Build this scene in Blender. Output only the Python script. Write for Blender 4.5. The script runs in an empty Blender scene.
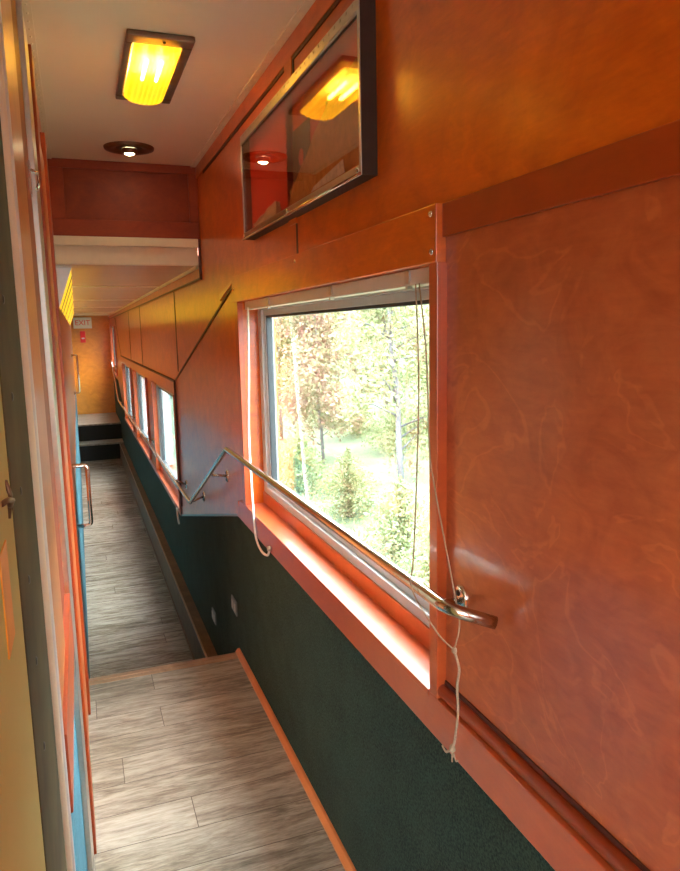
import bpy, bmesh, math, random
from mathutils import Vector, Matrix
random.seed(7)
S = bpy.context.scene
COL = S.collection
PI = math.pi

# ------------------------------------------------------------------ camera
cam_data = bpy.data.cameras.new('camera')
cam = bpy.data.objects.new('camera', cam_data)
COL.objects.link(cam)
right = Vector((0.93631, -0.35058, -0.02052))
up = Vector((0.0719, 0.13417, 0.98835))
fwd = Vector((0.34374, 0.92687, -0.15083))
m = Matrix((right, up, -fwd)).transposed().to_4x4()
m.translation = Vector((0, 0, 1.498))
cam.matrix_world = m
cam_data.sensor_fit = 'HORIZONTAL'
cam_data.sensor_width = 36.0
cam_data.lens = 700.0 / 680.0 * 36.0
cam_data.clip_start = 0.01
cam_data.clip_end = 200
S.camera = cam

# ------------------------------------------------------------------ world, sun, exposure
world = bpy.data.worlds.new('sky')
S.world = world
world.use_nodes = True
wn = world.node_tree
wn.nodes.clear()
wo = wn.nodes.new('ShaderNodeOutputWorld')
bg = wn.nodes.new('ShaderNodeBackground')
bg.inputs['Color'].default_value = (0.90, 0.96, 1.0, 1)
# bright overcast: the zenith is about three times brighter than the horizon
tc = wn.nodes.new('ShaderNodeTexCoord')
sx = wn.nodes.new('ShaderNodeSeparateXYZ')
wn.links.new(tc.outputs['Generated'], sx.inputs[0])
mr = wn.nodes.new('ShaderNodeMapRange')
mr.inputs['From Min'].default_value = 0.0
mr.inputs['From Max'].default_value = 1.0
mr.inputs['To Min'].default_value = 2.3
mr.inputs['To Max'].default_value = 24.0
wn.links.new(sx.outputs['Z'], mr.inputs['Value'])
wn.links.new(mr.outputs[0], bg.inputs['Strength'])
wn.links.new(bg.outputs[0], wo.inputs[0])

sd = bpy.data.lights.new('sun', 'SUN')
sd.energy = 1.5
sd.angle = math.radians(2.0)
sd.color = (1.0, 0.95, 0.86)
sun = bpy.data.objects.new('sun', sd)
COL.objects.link(sun)
# the sun stands over the car's far side and lights the trees from the train's side
sun.rotation_euler = Vector((0.55, 0.35, -0.75)).to_track_quat('-Z', 'Y').to_euler()

S.view_settings.view_transform = 'Standard'
S.view_settings.look = 'None'
S.view_settings.gamma = 1.0
S.view_settings.use_curve_mapping = False
S.view_settings.exposure = 1.45


# ------------------------------------------------------------------ materials
def new_mat(name):
    mt = bpy.data.materials.new(name)
    mt.use_nodes = True
    nt = mt.node_tree
    b = nt.nodes['Principled BSDF']
    return mt, nt, b


def N(nt, kind, **kw):
    n = nt.nodes.new(kind)
    for k, v in kw.items():
        if k in n.inputs:
            n.inputs[k].default_value = v
        else:
            setattr(n, k, v)
    return n


def obj_coords(nt, scale=(1, 1, 1), rot=(0, 0, 0)):
    g = nt.nodes.new('ShaderNodeNewGeometry')
    mp = nt.nodes.new('ShaderNodeMapping')
    mp.inputs['Scale'].default_value = scale
    mp.inputs['Rotation'].default_value = rot
    nt.links.new(g.outputs['Position'], mp.inputs['Vector'])
    return mp.outputs[0]


def ramp(nt, fac, stops):
    r = nt.nodes.new('ShaderNodeValToRGB')
    els = r.color_ramp.elements
    while len(els) < len(stops):
        els.new(0.5)
    for e, (p, c) in zip(els, stops):
        e.position = p
        e.color = (*c, 1)
    nt.links.new(fac, r.inputs[0])
    return r.outputs[0]


def plain(name, col, rough=0.5, metal=0.0, coat=0.0, noise=0.06, nscale=30, bump=0.0, emit=None, estr=0):
    mt, nt, b = new_mat(name)
    v = obj_coords(nt)
    n = N(nt, 'ShaderNodeTexNoise', Scale=nscale, Detail=4.0)
    nt.links.new(v, n.inputs['Vector'])
    lo = tuple(c * (1 - noise) for c in col)
    hi = tuple(min(1, c * (1 + noise)) for c in col)
    nt.links.new(ramp(nt, n.outputs['Fac'], [(0.3, lo), (0.7, hi)]), b.inputs['Base Color'])
    b.inputs['Roughness'].default_value = rough
    b.inputs['Metallic'].default_value = metal
    b.inputs['Coat Weight'].default_value = coat
    b.inputs['Coat Roughness'].default_value = 0.12
    if bump:
        bp = N(nt, 'ShaderNodeBump', Strength=bump, Distance=0.002)
        nt.links.new(n.outputs['Fac'], bp.inputs['Height'])
        nt.links.new(bp.outputs[0], b.inputs['Normal'])
    if emit:
        b.inputs['Emission Color'].default_value = (*emit, 1)
        b.inputs['Emission Strength'].default_value = estr
    return mt


def wood(name, dark, light, rough=0.3, coat=0.35, scale=1.0, seed=0.0, contour=0.5):
    """stained birch veneer: blotches, rotary-cut contour figure and fine pores"""
    mt, nt, b = new_mat(name)
    v = obj_coords(nt, (1, 1, 1.35))
    mp = nt.nodes.new('ShaderNodeMapping')
    mp.inputs['Location'].default_value = (seed, seed * 1.7, seed * .3)
    nt.links.new(v, mp.inputs['Vector'])
    v = mp.outputs[0]
    big = N(nt, 'ShaderNodeTexNoise', Scale=1.5 * scale, Detail=4.0, Roughness=0.55, Distortion=1.2)
    nt.links.new(v, big.inputs['Vector'])
    # contour lines of a smooth field = peeled veneer figure
    mul = N(nt, 'ShaderNodeMath', operation='MULTIPLY')
    mul.inputs[1].default_value = 34.0
    nt.links.new(big.outputs['Fac'], mul.inputs[0])
    sn = N(nt, 'ShaderNodeMath', operation='SINE')
    nt.links.new(mul.outputs[0], sn.inputs[0])
    mid = N(nt, 'ShaderNodeTexNoise', Scale=6.0 * scale, Detail=5.0, Roughness=0.6, Distortion=1.4)
    nt.links.new(v, mid.inputs['Vector'])
    fine = N(nt, 'ShaderNodeTexNoise', Scale=60.0, Detail=4.0, Roughness=0.65)
    nt.links.new(obj_coords(nt, (1, .35, 2.2)), fine.inputs['Vector'])
    a1 = N(nt, 'ShaderNodeMath', operation='MULTIPLY')
    a1.inputs[1].default_value = 0.33 * contour
    ln = N(nt, 'ShaderNodeMapRange')
    ln.inputs['From Min'].default_value = 0.90
    ln.inputs['From Max'].default_value = 1.0
    nt.links.new(sn.outputs[0], ln.inputs['Value'])
    nt.links.new(ln.outputs[0], a1.inputs[0])
    # break the contour up with the mid noise
    a1b = N(nt, 'ShaderNodeMath', operation='MULTIPLY')
    nt.links.new(a1.outputs[0], a1b.inputs[0])
    nt.links.new(mid.outputs['Fac'], a1b.inputs[1])
    a2 = N(nt, 'ShaderNodeMath', operation='MULTIPLY')
    a2.inputs[1].default_value = 0.7
    nt.links.new(mid.outputs['Fac'], a2.inputs[0])
    a3 = N(nt, 'ShaderNodeMath', operation='MULTIPLY')
    a3.inputs[1].default_value = 0.30
    nt.links.new(fine.outputs['Fac'], a3.inputs[0])
    s1 = N(nt, 'ShaderNodeMath', operation='ADD')
    nt.links.new(a1b.outputs[0], s1.inputs[0])
    nt.links.new(a2.outputs[0], s1.inputs[1])
    s2 = N(nt, 'ShaderNodeMath', operation='ADD')
    nt.links.new(s1.outputs[0], s2.inputs[0])
    nt.links.new(a3.outputs[0], s2.inputs[1])
    col = ramp(nt, s2.outputs[0], [(0.30, dark), (0.72, light)])
    nt.links.new(col, b.inputs['Base Color'])
    b.inputs['Roughness'].default_value = rough
    b.inputs['Coat Weight'].default_value = coat
    b.inputs['Coat Roughness'].default_value = 0.16
    bp = N(nt, 'ShaderNodeBump', Strength=0.12, Distance=0.001)
    nt.links.new(mid.outputs['Fac'], bp.inputs['Height'])
    nt.links.new(bp.outputs[0], b.inputs['Normal'])
    return mt


M = {}
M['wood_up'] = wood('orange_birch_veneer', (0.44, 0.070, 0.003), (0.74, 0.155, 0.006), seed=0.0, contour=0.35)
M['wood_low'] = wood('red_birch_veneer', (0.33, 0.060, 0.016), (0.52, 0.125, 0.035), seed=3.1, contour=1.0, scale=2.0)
M['wood_trim'] = wood('trim_wood', (0.27, 0.030, 0.002), (0.38, 0.055, 0.004), rough=0.4, coat=0.08, seed=5.0, contour=0.2)
M['wood_rail'] = wood('rail_wood', (0.40, 0.060, 0.014), (0.52, 0.095, 0.022), seed=8.0, contour=0.2)
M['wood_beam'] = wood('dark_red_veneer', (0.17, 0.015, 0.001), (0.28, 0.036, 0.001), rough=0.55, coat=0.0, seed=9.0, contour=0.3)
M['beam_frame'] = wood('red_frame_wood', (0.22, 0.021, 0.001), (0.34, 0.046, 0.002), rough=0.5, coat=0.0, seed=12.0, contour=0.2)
M['wood_end'] = wood('end_wall_veneer', (0.52, 0.17, 0.015), (0.75, 0.30, 0.03), seed=2.0, contour=0.3)
M['groove'] = plain('dark_reveal', (0.07, 0.014, 0.006), rough=0.5)
M['wood_edge'] = wood('orange_edging', (0.55, 0.17, 0.05), (0.70, 0.25, 0.08), seed=1.0, contour=0.1)
M['ceil'] = plain('cream_ceiling_paint', (0.82, 0.74, 0.57), rough=0.42, noise=0.03, nscale=3)
M['ceil_low'] = plain('glossy_cream_ceiling', (0.82, 0.66, 0.48), rough=0.25, noise=0.04, nscale=3)
M['cream'] = plain('cream_trim_paint', (0.78, 0.70, 0.52), rough=0.4, noise=0.03)
M['steel'] = plain('polished_steel', (0.62, 0.58, 0.52), rough=0.16, metal=1.0, noise=0.02)
M['alu'] = plain('brushed_aluminium', (0.55, 0.52, 0.46), rough=0.34, metal=1.0, noise=0.05, nscale=80)
M['bronze'] = plain('bronze_metal', (0.22, 0.15, 0.10), rough=0.35, metal=0.9, noise=0.1)
M['case_brown'] = plain('dark_brown_metal', (0.050, 0.020, 0.010), rough=0.8, metal=0.0, noise=0.15)
M['nosing'] = wood('tan_nosing_wood', (0.30, 0.16, 0.08), (0.48, 0.29, 0.16), seed=6.0, coat=0.1)
M['darkmetal'] = plain('dark_metal', (0.05, 0.045, 0.04), rough=0.4, metal=0.6, noise=0.1)
M['frame_grey'] = plain('grey_window_frame', (0.46, 0.50, 0.52), rough=0.4, noise=0.04)
M['frame_dark'] = plain('black_gasket', (0.02, 0.025, 0.03), rough=0.6)
M['blind_cream'] = plain('cream_headrail', (0.60, 0.58, 0.50), rough=0.4, noise=0.03)
M['cord'] = plain('beige_cord', (0.42, 0.30, 0.20), rough=0.8, noise=0.15, nscale=300)
M['cord_white'] = plain('white_cord', (0.75, 0.72, 0.66), rough=0.7, noise=0.08, nscale=200)
M['tan'] = plain('tan_paint', (0.50, 0.47, 0.17), rough=0.9, noise=0.05, nscale=4)
M['olive'] = plain('olive_painted_steel', (0.085, 0.068, 0.025), rough=0.95, noise=0.35, nscale=9, bump=0.2)
M['black'] = plain('black_rubber', (0.008, 0.008, 0.008), rough=0.6)
M['white'] = plain('white_enamel', (0.75, 0.74, 0.70), rough=0.35, noise=0.03)
M['red'] = plain('red_plastic', (0.75, 0.02, 0.02), rough=0.35, noise=0.04)
M['red_paper'] = plain('red_backing', (0.70, 0.03, 0.02), rough=0.6, noise=0.08, nscale=12)
M['poster'] = plain('black_poster', (0.03, 0.02, 0.02), rough=0.5)
M['brown_cloth'] = plain('brown_cloth', (0.60, 0.28, 0.10), rough=0.9, noise=0.2, nscale=40, bump=0.5)
M['paper'] = plain('crumpled_paper', (0.62, 0.50, 0.42), rough=0.8, noise=0.2, nscale=60, bump=0.5)
M['orange_sticker'] = plain('orange_sticker', (0.75, 0.32, 0.01), rough=0.5)
M['plate'] = plain('grey_cover_plate', (0.20, 0.22, 0.20), rough=0.4, metal=0.3, noise=0.1)
M['amber'] = plain('amber_glass', (0.9, 0.5, 0.05), rough=0.25, emit=(1.0, 0.60, 0.03), estr=0.42, noise=0.35, nscale=20)
M['bulb'] = plain('warm_bulb', (1, .95, .7), rough=0.5, emit=(1.0, 0.82, 0.45), estr=42.0, noise=0.0)


def glass_mat(name, tint=(1, 1, 1), refl=1.0, rough=0.0):
    mt = bpy.data.materials.new(name)
    mt.use_nodes = True
    nt = mt.node_tree
    nt.nodes.clear()
    out = nt.nodes.new('ShaderNodeOutputMaterial')
    tr = N(nt, 'ShaderNodeBsdfTransparent')
    tr.inputs['Color'].default_value = (*tint, 1)
    gl = N(nt, 'ShaderNodeBsdfGlossy')
    gl.inputs['Roughness'].default_value = rough
    gl.inputs['Color'].default_value = (1, 1, 1, 1)
    fr = N(nt, 'ShaderNodeFresnel', IOR=1.5)
    ge = nt.nodes.new('ShaderNodeNewGeometry')   # same reflectance on the back face of the sheet
    io = N(nt, 'ShaderNodeMath', operation='MULTIPLY_ADD')
    io.inputs[1].default_value = 1 / 1.5 - 1.5
    io.inputs[2].default_value = 1.5
    nt.links.new(ge.outputs['Backfacing'], io.inputs[0])
    nt.links.new(io.outputs[0], fr.inputs['IOR'])
    mu = N(nt, 'ShaderNodeMath', operation='MULTIPLY')
    mu.use_clamp = True
    mu.inputs[1].default_value = refl
    nt.links.new(fr.outputs[0], mu.inputs[0])
    mx = nt.nodes.new('ShaderNodeMixShader')
    nt.links.new(mu.outputs[0], mx.inputs[0])
    nt.links.new(tr.outputs[0], mx.inputs[1])
    nt.links.new(gl.outputs[0], mx.inputs[2])
    nt.links.new(mx.outputs[0], out.inputs[0])
    return mt


M['glass'] = glass_mat('window_glass', (0.94, 0.97, 0.96), 1.0)
M['case_glass'] = glass_mat('display_glass', (0.96, 0.94, 0.92), 1.15)


def lens_mat():
    """amber ribbed lens, glowing from the two tubes behind it"""
    mt, nt, b = new_mat('ribbed_amber_lens')
    g = nt.nodes.new('ShaderNodeNewGeometry')
    sp = nt.nodes.new('ShaderNodeSeparateXYZ')
    nt.links.new(g.outputs['Position'], sp.inputs[0])
    w = N(nt, 'ShaderNodeMath', operation='MULTIPLY')
    w.inputs[1].default_value = 420.0
    nt.links.new(sp.outputs['X'], w.inputs[0])
    s = N(nt, 'ShaderNodeMath', operation='SINE')
    nt.links.new(w.outputs[0], s.inputs[0])
    em = ramp(nt, s.outputs[0], [(0.0, (0.85, 0.42, 0.004)), (0.8, (1.0, 0.60, 0.02))])
    nt.links.new(em, b.inputs['Emission Color'])
    b.inputs['Emission Strength'].default_value = 0.8
    b.inputs['Base Color'].default_value = (0.85, 0.45, 0.03, 1)
    b.inputs['Roughness'].default_value = 0.3
    bp = N(nt, 'ShaderNodeBump', Strength=0.5, Distance=0.002)
    nt.links.new(s.outputs[0], bp.inputs['Height'])
    nt.links.new(bp.outputs[0], b.inputs['Normal'])
    # partly see-through
    out = nt.nodes['Material Output']
    tr = N(nt, 'ShaderNodeBsdfTransparent')
    tr.inputs['Color'].default_value = (1.0, 0.68, 0.12, 1)
    mx = nt.nodes.new('ShaderNodeMixShader')
    mx.inputs[0].default_value = 0.62
    nt.links.new(tr.outputs[0], mx.inputs[1])
    nt.links.new(b.outputs[0], mx.inputs[2])
    nt.links.new(mx.outputs[0], out.inputs[0])
    return mt


M['lens'] = lens_mat()


def carpet(name, dark, light):
    mt, nt, b = new_mat(name)
    v = obj_coords(nt)
    n1 = N(nt, 'ShaderNodeTexNoise', Scale=190.0, Detail=3.0, Roughness=0.75)
    n2 = N(nt, 'ShaderNodeTexNoise', Scale=9.0, Detail=3.0)
    nt.links.new(v, n1.inputs['Vector'])
    nt.links.new(v, n2.inputs['Vector'])
    mx = N(nt, 'ShaderNodeMath', operation='MULTIPLY_ADD')
    mx.inputs[1].default_value = 0.2
    nt.links.new(n2.outputs['Fac'], mx.inputs[0])
    nt.links.new(n1.outputs['Fac'], mx.inputs[2])
    nt.links.new(ramp(nt, mx.outputs[0], [(0.42, dark), (0.78, light)]), b.inputs['Base Color'])
    b.inputs['Roughness'].default_value = 0.95
    b.inputs['Specular IOR Level'].default_value = 0.1
    b.inputs['Sheen Weight'].default_value = 0.03
    bp = N(nt, 'ShaderNodeBump', Strength=0.7, Distance=0.003)
    nt.links.new(n1.outputs['Fac'], bp.inputs['Height'])
    nt.links.new(bp.outputs[0], b.inputs['Normal'])
    return mt


M['carpet'] = carpet('green_carpet_shaded', (0.004, 0.012, 0.009), (0.045, 0.082, 0.060))  # shaded copy of the one wall carpet, darkened for the window side
M['carpet_lit'] = carpet('green_carpet_lit', (0.025, 0.085, 0.11), (0.08, 0.19, 0.235))  # same carpet on the left, window light painted into its lighter colour


def vinyl(name, rough=0.32, tint=1.0):
    """grey-brown wood-look planks laid across the corridor"""
    mt, nt, b = new_mat(name)
    v = obj_coords(nt, (1, 1, 1))
    br = N(nt, 'ShaderNodeTexBrick', Scale=1.0)
    br.offset = 0.0
    br.inputs['Brick Width'].default_value = 1.22
    br.inputs['Row Height'].default_value = 0.152
    br.inputs['Mortar Size'].default_value = 0.0012
    br.inputs['Mortar Smooth'].default_value = 0.1
    br.inputs['Bias'].default_value = 0.0
    br.inputs['Color1'].default_value = (0.0, 0.0, 0.0, 1)
    br.inputs['Color2'].default_value = (1, 1, 1, 1)
    br.inputs['Mortar'].default_value = (0.0, 0.0, 0.0, 1)
    # every row of planks starts at its own offset
    sxyz = nt.nodes.new('ShaderNodeSeparateXYZ')
    nt.links.new(v, sxyz.inputs[0])
    row = N(nt, 'ShaderNodeMath', operation='DIVIDE')
    row.inputs[1].default_value = 0.152
    nt.links.new(sxyz.outputs['Y'], row.inputs[0])
    fl = N(nt, 'ShaderNodeMath', operation='FLOOR')
    nt.links.new(row.outputs[0], fl.inputs[0])
    wnz = nt.nodes.new('ShaderNodeTexWhiteNoise')
    wnz.noise_dimensions = '1D'
    nt.links.new(fl.outputs[0], wnz.inputs['W'])
    sh_ = N(nt, 'ShaderNodeMath', operation='MULTIPLY_ADD')
    sh_.inputs[1].default_value = 1.22
    nt.links.new(wnz.outputs['Value'], sh_.inputs[0])
    nt.links.new(sxyz.outputs['X'], sh_.inputs[2])
    cmb = nt.nodes.new('ShaderNodeCombineXYZ')
    nt.links.new(sh_.outputs[0], cmb.inputs['X'])
    nt.links.new(sxyz.outputs['Y'], cmb.inputs['Y'])
    nt.links.new(cmb.outputs[0], br.inputs['Vector'])
    st = N(nt, 'ShaderNodeMapping')
    st.inputs['Scale'].default_value = (2.4, 17, 1)
    nt.links.new(v, st.inputs['Vector'])
    # shift grain per plank
    ad = N(nt, 'ShaderNodeVectorMath', operation='ADD')
    nt.links.new(st.outputs[0], ad.inputs[0])
    sc = N(nt, 'ShaderNodeVectorMath', operation='SCALE')
    sc.inputs['Scale'].default_value = 9.0
    nt.links.new(br.outputs['Color'], sc.inputs[0])
    nt.links.new(sc.outputs[0], ad.inputs[1])
    g1 = N(nt, 'ShaderNodeTexNoise', Scale=1.6, Detail=7.0, Roughness=0.66, Distortion=0.9)
    nt.links.new(ad.outputs[0], g1.inputs['Vector'])
    g2 = N(nt, 'ShaderNodeTexNoise', Scale=9.0, Detail=4.0, Roughness=0.7, Distortion=0.3)
    nt.links.new(ad.outputs[0], g2.inputs['Vector'])
    m1 = N(nt, 'ShaderNodeMath', operation='MULTIPLY')
    m1.inputs[1].default_value = 0.70
    nt.links.new(g1.outputs['Fac'], m1.inputs[0])
    m2 = N(nt, 'ShaderNodeMath', operation='MULTIPLY_ADD')
    m2.inputs[1].default_value = 0.32
    nt.links.new(g2.outputs['Fac'], m2.inputs[0])
    nt.links.new(m1.outputs[0], m2.inputs[2])
    m3 = N(nt, 'ShaderNodeMath', operation='MULTIPLY_ADD')
    m3.inputs[1].default_value = 0.07
    nt.links.new(br.outputs['Color'], m3.inputs[0])
    nt.links.new(m2.outputs[0], m3.inputs[2])
    t = tint
    col = ramp(nt, m3.outputs[0], [(0.36, (0.085 * t, 0.064 * t, 0.045 * t)), (0.49, (0.24 * t, 0.195 * t, 0.145 * t)),
                                   (0.60, (0.40 * t, 0.345 * t, 0.275 * t)), (0.76, (0.56 * t, 0.50 * t, 0.42 * t))])
    mixc = N(nt, 'ShaderNodeMix', data_type='RGBA')
    nt.links.new(br.outputs['Fac'], mixc.inputs['Factor'])
    nt.links.new(col, mixc.inputs[6])
    mixc.inputs[7].default_value = (0.06, 0.04, 0.025, 1)
    nt.links.new(mixc.outputs[2], b.inputs['Base Color'])
    b.inputs['Roughness'].default_value = rough
    bp = N(nt, 'ShaderNodeBump', Strength=0.25, Distance=0.001)
    nt.links.new(g2.outputs['Fac'], bp.inputs['Height'])
    nt.links.new(bp.outputs[0], b.inputs['Normal'])
    return mt


M['vinyl'] = vinyl('vinyl_planks')
M['vinyl_low'] = vinyl('vinyl_planks_lower', rough=0.24)
M['vinyl_ledge'] = wood('brown_ledge_vinyl', (0.10, 0.045, 0.018), (0.22, 0.11, 0.05), rough=0.6, coat=0.0, seed=4)


def leaf_mat(name, cols):
    mt, nt, b = new_mat(name)
    v = obj_coords(nt)
    n = N(nt, 'ShaderNodeTexNoise', Scale=1.3, Detail=3.0, Roughness=0.7)
    nt.links.new(v, n.inputs['Vector'])
    n2 = N(nt, 'ShaderNodeTexNoise', Scale=14.0, Detail=2.0)
    nt.links.new(v, n2.inputs['Vector'])
    a = N(nt, 'ShaderNodeMath', operation='MULTIPLY_ADD')
    a.inputs[1].default_value = 0.5
    nt.links.new(n2.outputs['Fac'], a.inputs[0])
    h = N(nt, 'ShaderNodeMath', operation='MULTIPLY')
    h.inputs[1].default_value = 0.5
    nt.links.new(n.outputs['Fac'], h.inputs[0])
    nt.links.new(h.outputs[0], a.inputs[2])
    k = len(cols)
    c = ramp(nt, a.outputs[0], [(0.36 + 0.28 * i / (k - 1), cc) for i, cc in enumerate(cols)])
    nt.links.new(c, b.inputs['Base Color'])
    b.inputs['Roughness'].default_value = 0.6
    tl = nt.nodes.new('ShaderNodeBsdfTranslucent')
    nt.links.new(c, tl.inputs['Color'])
    mx = nt.nodes.new('ShaderNodeMixShader')
    mx.inputs[0].default_value = 0.45
    nt.links.new(b.outputs[0], mx.inputs[1])
    nt.links.new(tl.outputs[0], mx.inputs[2])
    nt.links.new(mx.outputs[0], nt.nodes['Material Output'].inputs[0])
    return mt


M['leaf_green'] = leaf_mat('yellow_green_leaves', [(0.067, 0.111, 0.059), (0.111, 0.155, 0.059), (0.163, 0.178, 0.074), (0.207, 0.141, 0.096)])
M['leaf_yellow'] = leaf_mat('yellow_leaves', [(0.081, 0.133, 0.059), (0.141, 0.170, 0.067), (0.200, 0.170, 0.081), (0.222, 0.126, 0.089)])
M['leaf_red'] = leaf_mat('pink_red_leaves', [(0.104, 0.148, 0.067), (0.178, 0.163, 0.074), (0.237, 0.133, 0.096), (0.252, 0.096, 0.089)])
M['bark_pale'] = plain('pale_bark', (0.085, 0.085, 0.095), rough=0.9, noise=0.25, nscale=8)
M['bark_grey'] = plain('grey_bark', (0.10, 0.10, 0.10), rough=0.9, noise=0.3, nscale=10)
M['grass'] = plain('bright_grass', (0.040, 0.058, 0.022), rough=0.9, noise=0.5, nscale=2.5)


# ------------------------------------------------------------------ mesh helpers
class MB:
    def __init__(s):
        s.bm = bmesh.new()
        s.mi = 0

    def _add(s, vs, faces):
        v = [s.bm.verts.new(p) for p in vs]
        for f in faces:
            try:
                fc = s.bm.faces.new([v[i] for i in f])
                fc.material_index = s.mi
            except ValueError:
                pass
        return v

    def box(s, x0, x1, y0, y1, z0, z1):
        x0, x1 = min(x0, x1), max(x0, x1)
        y0, y1 = min(y0, y1), max(y0, y1)
        z0, z1 = min(z0, z1), max(z0, z1)
        s._add([(x0, y0, z0), (x1, y0, z0), (x1, y1, z0), (x0, y1, z0), (x0, y0, z1), (x1, y0, z1), (x1, y1, z1), (x0, y1, z1)],
               [(0, 3, 2, 1), (4, 5, 6, 7), (0, 1, 5, 4), (1, 2, 6, 5), (2, 3, 7, 6), (3, 0, 4, 7)])
        return s

    def prism(s, poly, axis, a, b):
        """poly: 2-D points in the two other axes (cyclic order y,z / x,z / x,y)"""
        n = len(poly)
        def mk(p, t):
            if axis == 0: return (t, p[0], p[1])
            if axis == 1: return (p[0], t, p[1])
            return (p[0], p[1], t)
        vs = [mk(p, a) for p in poly] + [mk(p, b) for p in poly]
        fs = [tuple(range(n)), tuple(range(2 * n - 1, n - 1, -1))] + [(i, i + n, (i + 1) % n + n, (i + 1) % n) for i in range(n)]
        s._add(vs, fs)
        return s

    def tube(s, pts, r, seg=10, cap=True, radii=None):
        pts = [Vector(p) for p in pts]
        rings = []
        prev = None
        for i, p in enumerate(pts):
            if i == 0: d = pts[1] - pts[0]
            elif i == len(pts) - 1: d = pts[-1] - pts[-2]
            else: d = (pts[i + 1] - p).normalized() + (p - pts[i - 1]).normalized()
            d.normalize()
            if prev is None:
                ref = Vector((0, 0, 1)) if abs(d.z) < 0.9 else Vector((1, 0, 0))
                u = d.cross(ref).normalized()
            else:
                u = (prev - d * prev.dot(d)).normalized()
            prev = u
            w = d.cross(u)
            rr = radii[i] if radii else r
            rings.append([s.bm.verts.new(p + (u * math.cos(2 * PI * k / seg) + w * math.sin(2 * PI * k / seg)) * rr) for k in range(seg)])
        for a, b in zip(rings, rings[1:]):
            for k in range(seg):
                f = s.bm.faces.new((a[k], a[(k + 1) % seg], b[(k + 1) % seg], b[k]))
                f.material_index = s.mi
                f.smooth = True
        if cap:
            for rg in (rings[0], rings[-1]):
                f = s.bm.faces.new(rg)
                f.material_index = s.mi
        return s

    def lathe(s, prof, origin, axis=(0, 0, 1), seg=20, sy=1.0):
        """prof: (radius, height) pairs about axis"""
        o = Vector(origin)
        ax = Vector(axis).normalized()
        ref = Vector((0, 0, 1)) if abs(ax.z) < 0.9 else Vector((1, 0, 0))
        u = ax.cross(ref).normalized()
        w = ax.cross(u)
        rings = []
        for r, h in prof:
            r = max(r, 1e-5)
            rings.append([s.bm.verts.new(o + ax * h + (u * math.cos(2 * PI * k / seg) + w * math.sin(2 * PI * k / seg) * sy) * r) for k in range(seg)])
        for a, b in zip(rings, rings[1:]):
            for k in range(seg):
                f = s.bm.faces.new((a[k], a[(k + 1) % seg], b[(k + 1) % seg], b[k]))
                f.material_index = s.mi
                f.smooth = True
        return s

    def quad(s, *p):
        s._add(p, [tuple(range(len(p)))])
        return s

    def build(s, name, mats, parent=None, bevel=0.0, kind=None, label=None, cat=None, group=None, seg=2):
        me = bpy.data.meshes.new(name)
        bmesh.ops.recalc_face_normals(s.bm, faces=s.bm.faces[:])
        s.bm.to_mesh(me)
        s.bm.free()
        for mt in (mats if isinstance(mats, (list, tuple)) else [mats]):
            me.materials.append(M[mt] if isinstance(mt, str) else mt)
        o = bpy.data.objects.new(name, me)
        COL.objects.link(o)
        if parent:
            o.parent = parent
            o.matrix_parent_inverse = Matrix.Translation(parent.location).inverted()
        if bevel:
            b = o.modifiers.new('bevel', 'BEVEL')
            b.width = bevel
            b.segments = seg
            b.limit_method = 'ANGLE'
            b.angle_limit = math.radians(40)
        tag(o, label, cat, group, kind)
        return o


def tag(o, label=None, cat=None, group=None, kind=None):
    if label: o['label'] = label
    if cat: o['category'] = cat
    if group: o['group'] = group
    if kind: o['kind'] = kind
    return o


def root(name, loc, label, cat, group=None, kind=None):
    o = bpy.data.objects.new(name, None)
    o.empty_display_size = 0.05
    o.location = loc
    COL.objects.link(o)
    return tag(o, label, cat, group, kind)


def box(x0, x1, y0, y1, z0, z1):
    return MB().box(x0, x1, y0, y1, z0, z1)


ZL = -0.55      # lower corridor floor
ZC = 2.305      # upper ceiling
ZC2 = 1.83      # lower ceiling
W = 0.62        # right wall plane
XL = -0.066     # left wall plane
YP = 3.09       # end of the upper platform
YB = 3.643      # ceiling drop
YE = 14.0       # end wall

# ------------------------------------------------------------------ setting: floors, ceilings, walls
box(-1.6, W, -1.3, YP - 0.03, -0.06, 0.0).build('floor', 'vinyl', kind='structure', label='upper floor of grey-brown wood-look planks in the foreground', cat='floor')
box(XL, W, YP + 0.0, YE, ZL - 0.05, ZL).build('floor', 'vinyl_low', kind='structure', label='lower corridor floor of grey wood-look planks', cat='floor')
# platform edge nosing and risers beneath it
mb = MB()
mb.box(XL, W, YP - 0.03, YP - 0.002, -0.05, 0.004)
mb.box(XL, W, YP - 0.062, YP - 0.034, 0.0, 0.0035)
mb.build('trim_1', 'nosing', kind='structure', bevel=0.003, label='tan wooden nosing along the far edge of the upper floor', cat='trim')
mb = MB()
mb.box(XL, W, YP - 0.02, YP, ZL, -0.05)
mb.box(XL, W, YP, YP + 0.27, ZL, -0.183)
mb.box(XL, W, YP + 0.27, YP + 0.54, ZL, -0.367)
mb.build('steps', 'vinyl_ledge', kind='structure', label='brown steps going down behind the upper floor edge', cat='steps')
# far steps going up again
st = root('steps', (0.28, 11.95, ZL), 'two dark steps rising at the far end of the lower corridor', 'steps', kind='structure')
mb = MB(); mb.box(XL, W, 11.95, 11.99, ZL, -0.300); mb.box(XL, W, 12.355, 12.39, -0.275, -0.02)
mb.build('riser', 'black', st)
mb = MB(); mb.box(XL, W, 11.94, 12.354, -0.300, -0.275); mb.box(XL, W, 12.35, YE, -0.025, 0.0)
mb.build('tread', 'vinyl', st)

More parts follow.
